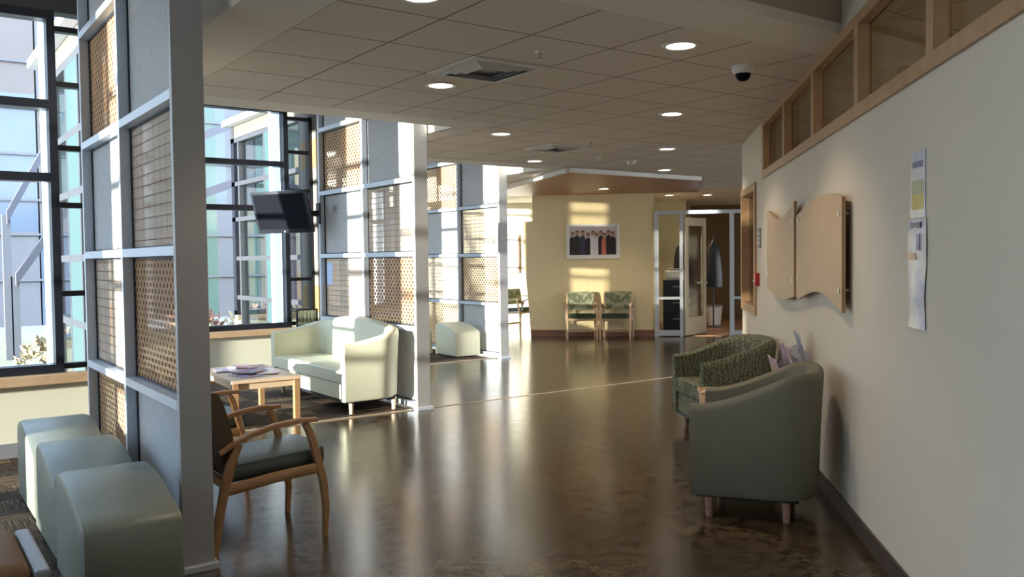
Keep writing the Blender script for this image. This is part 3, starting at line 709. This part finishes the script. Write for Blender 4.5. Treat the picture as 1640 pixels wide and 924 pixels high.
x1 = N.n('MixShader'); x1.inputs[0].default_value = .5; N.l(gl.outputs[0], x1.inputs[1]); N.l(df.outputs[0], x1.inputs[2]); x2 = N.n('MixShader'); x2.inputs[0].default_value = .35; N.l(tr.outputs[0], x2.inputs[1]); N.l(x1.outputs[0], x2.inputs[2]); M['acrylic'] = N.done(x2.outputs[0])
for sx_ in (-.2, .2):
    MB().extr([(sx_, -.09, 0), (sx_, .17, 0), (sx_, .17, .07), (sx_, -.05, .36), (sx_, -.09, .36)], (.006, 0, 0)).build('side_panel', 'acrylic', rk)
for k in range(3):
    y = .13 - k * .08; z = .02 + k * .09
    MB().box((-.194, y, z), (.2, y + .005, z + .09)).box((-.194, y - .05, z), (.2, y, z + .005)).build('pocket', 'acrylic', rk)
for k, (a_, b_, z, r_) in enumerate([(-.09, .10, .03, .0), (.10, .10, .03, .05), (-.08, .02, .13, -.03), (.11, .02, .13, .06), (-.03, -.06, .22, .04)]):
    o = magazine(W(6.36 + a_, .13 + b_, .531 + z + .125), 0, MM[(k + 1) % 6], ['magazine in the lowest pocket of the rack, near side', 'magazine in the lowest pocket of the rack, far side', 'magazine in the middle pocket of the rack, near side', 'magazine in the middle pocket of the rack, far side', 'magazine standing highest at the back of the rack'][k], 'magazines in the wall-side rack', .20, .27)
    o.rotation_euler = (Matrix.Rotation(WROT, 3, 'Z') @ Matrix.Rotation(math.radians(75), 3, 'X') @ Matrix.Rotation(r_, 3, 'Z')).to_euler()

# ------------------------------------------------------------------ television on the second screen
tv = empty('television', (3.905, 10.19, 2.135)); tag(tv, 'black flat television tilted down on an arm from the screen beside the window', 'television')
tv.rotation_euler = (Matrix.Rotation(math.radians(-62), 3, 'Z') @ Matrix.Rotation(math.radians(16.4), 3, 'X')).to_euler()
MB().box((-.425, -.0, -.262), (.425, .05, .262)).build('casing', 'dark', tv, bevel=.012, smooth=True)
MB().box((-.385, -.004, -.205), (.385, -.0005, .228)).build('screen_glass', 'screen', tv)
MB().box((-.012, -.004, -.245), (.012, -.0005, -.228)).build('badge', 'chrome', tv)
MB().box((-.28, .05, -.2), (.28, .10, .15)).build('rear_housing', 'dark', tv, bevel=.02)
MB().box((-.06, .10, -.06), (.06, .125, .06)).build('mounting_plate', 'dark', tv)
wa = empty('television_bracket', (4.38, 10.15, 2.13)); tag(wa, 'black wall arm holding the television to the screen mullion', 'bracket')
MB().box((-.02, -.05, -.13), (-.001, .05, .13)).build('wall_plate', 'dark', wa)
MB().extr([(-.02, -.03, -.035), (-.02, .03, -.035), (-.355, .17, -.035), (-.37, .12, -.035)], (0, 0, .07)).build('arm', 'dark', wa)
# small marks on the panels
def text(s_, size, loc, rot, mat, label, cat):
    cu = D.curves.new('lettering', 'FONT'); cu.body = s_; cu.size = size; cu.extrude = .001; cu.align_x = 'CENTER'; cu.align_y = 'CENTER'
    tmp = D.objects.new('tmp', cu); C.objects.link(tmp); dg = bpy.context.evaluated_depsgraph_get(); me = D.meshes.new_from_object(tmp.evaluated_get(dg)); D.objects.remove(tmp)
    o = D.objects.new('lettering', me); me.materials.clear(); me.materials.append(M[mat]); C.objects.link(o); o.location = loc; o.rotation_euler = rot; return tag(o, label, cat)
text('H:', .15, (4.442, 9.82, 2.16), (PI/2, 0, -PI/2), 'greyp', 'small grey lettering on the frosted panel just right of the television', 'lettering')
tag(box_o((4.438, 9.92, 1.25), (4.4405, 10.08, 1.53), 'notice_sheet', simple('pale_blue_paper', (.50, .62, .88), .6)), 'pale blue paper notice taped to the grid panel above the loveseat', 'notice')
# framed leafy picture leaning on the window sill
pf = empty('picture_stand', (4.62, 11.19, .656)); tag(pf, 'small dark framed green picture standing on the sill beside the window jamb', 'picture')
MB().box((-.15, 0, 0), (.15, .02, .24)).build('frame', 'black', pf, bevel=.003); MB().box((-.12, -.004, .03), (.13, 0, .22)).build('print', 'leafl', pf)

# ------------------------------------------------------------------ things on the right wall
def on_wall(name, s_, z, label, cat, group=None):
    return empty(name, W(s_, 0, z), WROT, label=label, cat=cat, group=group)
def wavy(name, sA, sB, z0, z1, top, bot, label):
    t = on_wall(name, (sA + sB) / 2, 0, label, 'wall panel', 'wavy wooden wall panels'); hw = (sB - sA) / 2; n = 20
    up = [(-hw + 2 * hw * i / n, .035, top(i / n)) for i in range(n + 1)]; dn = [(hw - 2 * hw * i / n, .035, bot(1 - i / n)) for i in range(n + 1)]
    MB().extr(up + dn, (0, .022, 0)).build('board', 'maple', t)
    for x, z in ((-hw + .07, z0 + .10), (hw - .07, z0 + .13), (-hw + .07, z1 - .12), (hw - .07, z1 - .10)):
        b = MB().lathe([(.001, 0), (.018, 0), (.018, .004), (.001, .006)], n=14).build('standoff_bolt', 'chrome', t); b.location = (x, .057, z); b.rotation_euler = (-PI/2, 0, 0)
        b = MB().cyl((0, 0), .01, .01, 0, .035, 10).build('spacer', 'chrome', t); b.location = (x, .035, z); b.rotation_euler = (PI/2, 0, 0)
sn = math.sin
# u runs from near (0) to far (1)
wavy('wavy_panel', 5.13, 6.58, 1.24, 1.90, lambda u: 1.845 + .075 * sn(PI * (u * .95 + .12)) + .0 * u, lambda u: 1.215 + .10 * sn(PI * min(1, u * 1.05)) * (1 - .3 * u) + .015 * u, 'larger wavy maple wall panel with convex top, nearer the poster')
wavy('wavy_panel', 6.68, 8.07, 1.26, 1.92, lambda u: 1.945 - .10 * sn(PI * min(1, u * 1.08)) * 1.0 - .005 * u, lambda u: 1.275 - .085 * sn(PI * (.12 + u * .85)), 'smaller-looking wavy maple wall panel with dipped top, farther along the wall')
def poster_mat(cs, sc):
    N = NT('poster_print'); v = N.noise(sc, 4); return N.done(N.pbr(N.ramp(v, [(.38, cs[0]), (.5, cs[1]), (.6, cs[2])]), .25))
ps = on_wall('tall_poster', 3.95, 0, 'upper blue and yellow printed strip of the tall taped poster on the cream wall', 'poster')
b0 = (-.10, .10)
MB().box((b0[0], .001, 1.70), (b0[1], .004, 1.98)).build('sheet', poster_mat([(.36, .41, .56), (.46, .50, .62), (.50, .52, .50)], 9), ps)
MB().box((b0[0] + .02, .004, 1.735), (b0[1] - .02, .0046, 1.80)).build('picture_patch', simple('yellow_print', (.66, .52, .10), .4, var=.3, scale=20), ps)
MB().box((b0[0] + .015, .004, 1.80), (b0[1] - .015, .0046, 1.86)).build('picture_patch', simple('olive_print', (.42, .44, .28), .4, var=.3, scale=20), ps)
MB().box((b0[0] + .03, .004, 1.915), (b0[1] - .03, .0046, 1.94)).build('headline', simple('dark_blue_print', (.10, .12, .25), .4), ps)
ps = on_wall('tall_poster', 3.95, 0, 'lower pale blue printed strip of the tall taped poster, curling at the bottom', 'poster')
rings = []
for k in range(15):
    z = 1.695 - .47 * k / 14; wv_ = .012 * abs(sn(k * .5)) + .004; wd_ = .115 + .012 * sn(k * .45)
    rings.append([(-wd_, .003 + wv_ * .3, z), (0, .005 + wv_, z), (wd_, .003 + wv_ * .5, z), (wd_, .002 + wv_ * .5, z), (0, .004 + wv_, z), (-wd_, .002 + wv_ * .3, z)])
MB().loft(rings).build('sheet', poster_mat([(.44, .47, .62), (.58, .60, .72), (.70, .66, .64)], 7), ps, smooth=True)
MB().box((-.07, .012, 1.655), (.06, .0145, 1.68)).build('headline', simple('dark_blue_print', (.08, .09, .18), .4), ps)
MB().box((-.07, .016, 1.56), (-.0, .0175, 1.63)).build('picture_patch', simple('violet_print', (.34, .26, .48), .4, var=.3, scale=20), ps)
MB().box((-.02, .016, 1.52), (.09, .0185, 1.55)).build('picture_patch', simple('orange_print', (.72, .48, .32), .4, var=.3, scale=20), ps)
t = on_wall('room_sign', 8.98, 1.62, 'grey room sign plate on the cream wall between inner window and wavy panels', 'sign')
MB().box((-.09, 0, 0), (.09, .012, .20)).build('plate', 'greyp', t, bevel=.003); 
for k in range(3): MB().box((-.06, .012, .045 + k * .045), (.06, .0135, .062 + k * .045)).build('lettering', 'whitep', t)
t = on_wall('fire_alarm', 9.05, 1.24, 'red fire alarm pull station on the cream wall below the sign', 'alarm')
MB().box((-.055, 0, 0), (.055, .045, .13)).build('body', 'red', t, bevel=.008); MB().box((-.03, .045, .04), (.03, .055, .06)).build('pull_handle', 'whitep', t)
t = on_wall('light_switch', 8.40, 1.30, 'white light switch on the cream wall left of the wavy panels', 'switch')
MB().box((-.04, 0, 0), (.04, .008, .12)).build('cover_plate', 'whitep', t, bevel=.003); MB().box((-.012, .008, .04), (.012, .016, .08)).build('toggle', 'whitep', t)

# group photograph on the far cream wall
gp = empty('group_photograph', wv(S0 - .001, -.92, 1.86), WROT); tag(gp, 'white framed group photograph of people in dark and red clothes on the cream wall', 'picture')
# local -x faces the camera, local -y to the right
hw, hh = .52, .335
for a_, b_ in (((-.04, -hw, -hh), (0, hw, -hh + .07)), ((-.04, -hw, hh - .05), (0, hw, hh)), ((-.04, -hw, -hh + .07), (0, -hw + .06, hh - .05)), ((-.04, hw - .06, -hh + .07), (0, hw, hh - .05))): MB().box(a_, b_).build('frame', 'whitep', gp)
box_o((-.018, -hw + .06, -hh + .07), (-.002, hw - .06, hh - .05), 'photo_ground', simple('pale_photo_ground', (.66, .60, .58), .3), gp)
skin = simple('printed_skin', (.50, .27, .19), .4); shirts = {'k': simple('printed_black', (.02, .02, .028), .4), 'w': simple('printed_white', (.72, .70, .72), .4), 'r': simple('printed_red', (.62, .18, .13), .4), 'n': simple('printed_navy', (.05, .05, .10), .4)}
hair = simple('printed_hair', (.10, .06, .04), .4)
ppl = [(.40, .02, 'k', .065), (.31, .05, 'k', .06), (.20, .05, 'n', .05), (.10, .0, 'k', .055), (.0, .04, 'w', .055), (-.07, .0, 'w', .05), (-.15, .04, 'k', .05), (-.22, .0, 'r', .055), (-.30, .05, 'k', .05), (-.38, .02, 'k', .06)]
for k, (y, dz, sh, bw) in enumerate(ppl):
    x = -.019 - .0006 * k; zt_ = .12 + dz
    g_ = empty('printed_figure', (0, 0, 0)); g_.parent = gp
    MB().extr([(x, y - bw, -hh + .075), (x, y + bw, -hh + .075), (x, y + bw, zt_ - .10), (x, y + bw * .5, zt_ - .05), (x, y - bw * .5, zt_ - .05), (x, y - bw, zt_ - .10)], (-.0004, 0, 0)).build('clothing', shirts[sh], g_)
    MB().extr([(x, y + .036 * math.cos(a), zt_ + .006 + .045 * math.sin(a)) for a in [2*PI*j/14 for j in range(14)]], (-.0003, 0, 0)).build('hair', hair, g_)
    MB().extr([(x - .0004, y + .026 * math.cos(a), zt_ - .01 + .036 * math.sin(a)) for a in [2*PI*j/14 for j in range(14)]], (-.0002, 0, 0)).build('face', skin, g_)

# ------------------------------------------------------------------ ceiling fittings
def downlight(x, y, label, z=H, power=30):
    t = empty('recessed_downlight', (x, y, z)); tag(t, label, 'ceiling light', 'round recessed downlights')
    MB().lathe([(.085, 0), (.115, 0), (.118, -.006), (.112, -.012), (.09, -.010), (.085, -.004)], n=32).build('trim_ring', 'whitep', t, smooth=True)
    MB().lathe([(.001, -.003), (.086, -.003), (.086, -.006), (.001, -.006)], n=32).build('diffuser', 'lamp', t)
    l = D.lights.new('lamp', 'SPOT'); l.energy = power; l.spot_size = math.radians(120); l.spot_blend = .6; l.color = (1, .80, .58); l.shadow_soft_size = .08
    o = D.objects.new('lamp', l); C.objects.link(o); o.parent = t; o.location = (0, 0, -.03)
dls = [(4.00, 3.754, 'largest bright downlight near the dome camera'), (5.83, 5.584, 'second downlight along the right-hand row from the dome camera'), (7.66, 7.414, 'third downlight along the right-hand row'), (9.49, 9.244, 'fourth downlight along the right-hand row'),
       (2.172, 3.754, 'downlight cut by the top edge of the frame'), (3.39, 5.584, 'downlight just beyond the square ceiling vent'), (5.22, 7.41, 'left-row downlight above the second screen'), (7.05, 9.24, 'left-row downlight close to the wood canopy corner')]
for x, y, l_ in dls: downlight(x, y, 'round recessed ' + l_)
q = wv(S0 - 1.4, -.65, 0); downlight(q.x, q.y, 'round recessed downlight in the cherry wood canopy', 2.775)
q = wv(S0 + 1.8, 1.4, 0); downlight(q.x, q.y, 'round recessed downlight inside the far office', H, 30)
q = wv(S0 + 1.6, .6, 0); downlight(q.x, q.y, 'round recessed downlight over the white printer', H, 30)
def vent(x, y, s_, label):
    t = empty('ceiling_vent', (x, y, H)); tag(t, label, 'vent', 'square ceiling vents')
    h = s_ / 2; w_ = .05
    MB().box((-h, -h, -.012), (h, -h + w_, 0)).box((-h, h - w_, -.012), (h, h, 0)).box((-h, -h + w_, -.012), (-h + w_, h - w_, 0)).box((h - w_, -h + w_, -.012), (h, h - w_, 0)).build('frame', 'white', t)
    for r_ in (h - w_ - .005, h - w_ - .055, h - w_ - .105):
        a = MB()
        for k in range(4):
            c_, s2 = math.cos(k * PI/2), math.sin(k * PI/2)
            pts = [(-r_, -r_, -.004), (r_, -r_, -.004), (r_ - .035, -r_ + .035, -.026), (-r_ + .035, -r_ + .035, -.026)]
            a.extr([(px_ * c_ - py_ * s2, px_ * s2 + py_ * c_, pz) for px_, py_, pz in pts], (0, 0, .003))
        a.build('louvre', simple('vent_grey_metal', (.62, .62, .62), .4), t)
    MB().box((-h + w_, -h + w_, -.002), (h - w_, h - w_, -.0005)).build('duct_opening', 'greyp', t)
vent(3.39, 4.97, .60, 'square white-framed ceiling vent nearest the camera'); vent(6.44, 8.02, .56, 'square ceiling vent farther along the corridor')
dc = empty('dome_camera', (4.80, 3.93, H)); tag(dc, 'white dome security camera with dark bubble on the ceiling', 'camera')
MB().lathe([(.001, 0), (.075, 0), (.078, -.02), (.07, -.045), (.055, -.055), (.001, -.055)]).build('housing', 'whitep', dc, smooth=True)
MB().lathe([(.052, -.05), (.052, -.062), (.044, -.085), (.026, -.101), (.001, -.106)]).build('dome', 'screen', dc, smooth=True)
for x, y, l_ in ((3.37, 4.35, 'nearest the camera, right of the ceiling vent'), (6.40, 7.35, 'farther off beside the second ceiling vent'), (7.45, 8.4, 'small and far, before the wood canopy')):
    t = empty('sprinkler_head', (x, y, H)); tag(t, 'small metal ceiling sprinkler head ' + l_, 'sprinkler', 'ceiling sprinkler heads')
    MB().lathe([(.001, 0), (.035, 0), (.032, -.006), (.001, -.008)], n=16).build('escutcheon', 'whitep', t)
    MB().cyl((0, 0), .012, .010, -.05, -.006, 10).build('body', 'chrome', t)
    MB().lathe([(.001, -.05), (.022, -.05), (.022, -.054), (.001, -.054)], n=12).build('deflector', 'chrome', t)
sd = empty('smoke_detector', (8.2, 8.6, H)); tag(sd, 'small round smoke detector far along the tiled ceiling', 'smoke detector')
MB().lathe([(.001, 0), (.065, 0), (.06, -.03), (.04, -.05), (.001, -.052)]).build('body', 'whitep', sd, smooth=True)
# black curtain track near the first screen
trk = empty('ceiling_track', (1.38, 4.3, 2.93)); tag(trk, 'short black rod track under the soffit beside the first screen post', 'track')
MB().box((-.015, -.5, 0), (.015, .45, .025)).build('rail', 'black', trk); 
for y in (-.42, .40): MB().box((-.02, y, .025), (.02, y + .04, HH - 2.93)).build('hanger', 'black', trk)

# ------------------------------------------------------------------ outside
struct(MB().prism([(-60, -40), (-14.2, -40), (-14.2, 4.9), (-5.1, 4.9), (-5.1, 5.1), (-1.85, 8.3), (1.4, 11.6), (4.6, 14.9), (9, 22.2), (24, 31), (40, 60), (-60, 60)], -.25, -.08), 'ground', 'concrete')
tag(MB().prism([(-6, 13.2), (3.6, 13.2), (7.0, 16.0), (9, 20.3), (-6, 20.3)], -.08, .0).build('planting_bed', 'grassy'), 'dry planting bed in front of the neighbouring building', 'planting bed')
wb = empty('unseen_sun_blocker', (-26, -15, -.1)); tag(wb, kind='structure')  # unseen block added to keep the low sun off the right wall
box_o((-5, -15, 0), (0, 16.8, 7.5), 'body', 'palest', wb)
for k in range(8): box_o((0, -14 + k * 3.5, 1), (.05, -12 + k * 3.5, 2.6), 'window', 'blueg', wb)  # panes on the added sun blocker, out of view
bl = empty('neighbour_building', (6, 26, 0)); tag(bl, 'neighbouring glass and masonry building across the yard, seen through the windows', 'building')
def fb(x0, x1, z0, z1, mat, name='cladding', y0=26.0, dy=.4): return attach(MB().box((x0, y0, z0), (x1, y0 + dy, z1)).build(name, mat), bl)
attach(MB().box((7.6, 26.4, -.1), (20, 34, 12)).box((-8, 26.4, -.1), (6.2, 34, 9)).build('body', 'stone'), bl)
cols = [(7.65, 8.0, 'teal'), (8.0, 8.3, 'blueg'), (8.3, 8.75, 'palest'), (8.75, 9.2, 'stone'), (9.2, 9.45, 'teal'), (9.45, 9.75, 'blueg')]
for x0, x1, mt_ in cols:
    fb(x0, x1, 3.2, 12, mt_); 
fb(7.65, 8.0, -.1, 3.2, 'teal'); fb(8.0, 8.7, -.1, 3.2, 'palest'); fb(8.7, 9.1, -.1, 3.2, 'beige'); fb(9.1, 9.3, -.1, 3.2, 'teal'); fb(9.3, 9.75, -.1, 3.2, 'beige')
for k in range(12):
    x0 = 9.75 + k * .85; 
    for z0, z1, mt_ in ((-.1, 1.2, 'orange'), (1.2, 2.5, 'beige'), (2.5, 3.2, 'palest'), (3.2, 4.8, 'orange'), (4.8, 6.2, 'beige'), (6.2, 12, 'stone')): fb(x0, x0 + .84, z0, z1, mt_)
for k in range(10):
    x0 = -8 + k * 1.42; ms = ['palest', 'blueg', 'stone', 'teal', 'palest', 'mauve', 'teal', 'palest', 'blueg', 'stone']
    for z0, z1, o_ in ((-.1, 2.4, 0), (2.4, 3.4, 4), (3.4, 6.0, 1), (6.0, 9, 2)):
        fb(x0, x0 + 1.38, z0, z1, ms[(k + o_) % 10])
fb(6.25, 7.6, -.1, 3.4, 'mauve', 'cladding', 29, 3); 
for z in (1.1, 2.3, 3.2, 4.4, 5.6, 6.8): attach(MB().box((7.62, 25.93, z), (9.75, 26.0, z + .06)).box((-8, 25.93, z), (6.2, 26.0, z + .06)).build('transom', 'palest'), bl)
# sloping steel canopy beams outside the windows
for k, (xa, ya, za, xb, yb, zb_) in enumerate([(5.9, 20, 4.3, 8.3, 21, 5.4), (5.9, 20, 3.0, 8.3, 21, 3.9), (1.6, 16, 2.2, 3.2, 17, 5.2), (1.7, 16, 1.2, 3.3, 17, 3.4)]):
    d_ = Vector((xb - xa, yb - ya, zb_ - za)); 
    o = MB().extr([(xa, ya, za), (xa, ya + .12, za), (xa, ya + .12, za + .2), (xa, ya, za + .2)], d_).build('canopy_beam', simple('grey_steel', (.17, .16, .19), .5))
    tag(o, 'sloping grey steel canopy beam outside, ' + ['upper one through the second bay window', 'lower one through the second bay window', 'upper one through the left window', 'lower one through the left window'][k], 'beam', 'sloping canopy beams outside')
    p_ = MB().box((xa - .06, ya + .13, .0), (xa + .06, ya + .25, za + .15)).build('post', 'palest', o)
def shrub(x, y, r, mat, label):
    t = empty('shrub', (x, y, 0.02)); tag(t, label, 'shrub', 'shrubs in the planting bed')
    rr = random.Random(int(x * 100)); mb = MB()
    for k in range(170):
        d_ = Vector((rr.gauss(0, 1), rr.gauss(0, 1), abs(rr.gauss(0, 1)))).normalized(); p0 = d_ * r * rr.uniform(.55, 1.0); p0.z = p0.z * .9 + .18 * r + .02
        s1 = Vector((rr.uniform(-1, 1), rr.uniform(-1, 1), rr.uniform(-1, 1))).normalized() * r * .17; s2 = d_.cross(s1).normalized() * r * .09
        mb.add([p0 - s1, p0 + s2, p0 + s1, p0 - s2 + d_ * .02], [(0, 1, 2, 3)])
    mb.build('foliage', mat, t)
    st_ = MB()
    for k in range(5):
        a = k * 1.3; st_.loft([[(.012 * math.cos(b), .012 * math.sin(b), 0) for b in (0, 2, 4)], [(r * .6 * math.cos(a) + .008 * math.cos(b), r * .6 * math.sin(a) + .008 * math.sin(b), r * .7) for b in (0, 2, 4)]])
    st_.build('stems', 'backv', t)
sh = [(1.9, 14.2, .45), (2.5, 15.2, .5), (.9, 18.6, .55), (2.9, 17.6, .6), (4.3, 14.6, .38), (4.05, 15.5, .40), (4.5, 16.3, .5), (5.6, 15.8, .45), (4.9, 17.5, .6), (6.1, 17.9, .52), (6.7, 16.7, .45), (7.0, 19.3, .55), (5.4, 19.5, .55), (8.1, 18.6, .5)]
wh = ['tan dry shrub', 'grey-green shrub', 'reddish shrub']
sides = ['in the planting bed outside the left window', 'outside the second window']
pos = ['nearest the left window', 'just behind the nearest one at the left window', 'left of the pair farther from the left window', 'farthest from the left window', 'nearest the second window, left', 'nearest the second window, middle', 'in the second row, left', 'in the second row, right', 'in the third row, left', 'in the third row, middle', 'right-hand edge of the bed, near', 'far row, right of centre', 'far row, left', 'far row, right end']
for k, (x, y, r_) in enumerate(sh): shrub(x, y, r_, ['shrubt', 'shrubg', 'shrubr'][k % 3], wh[k % 3] + ' outside, ' + pos[k])
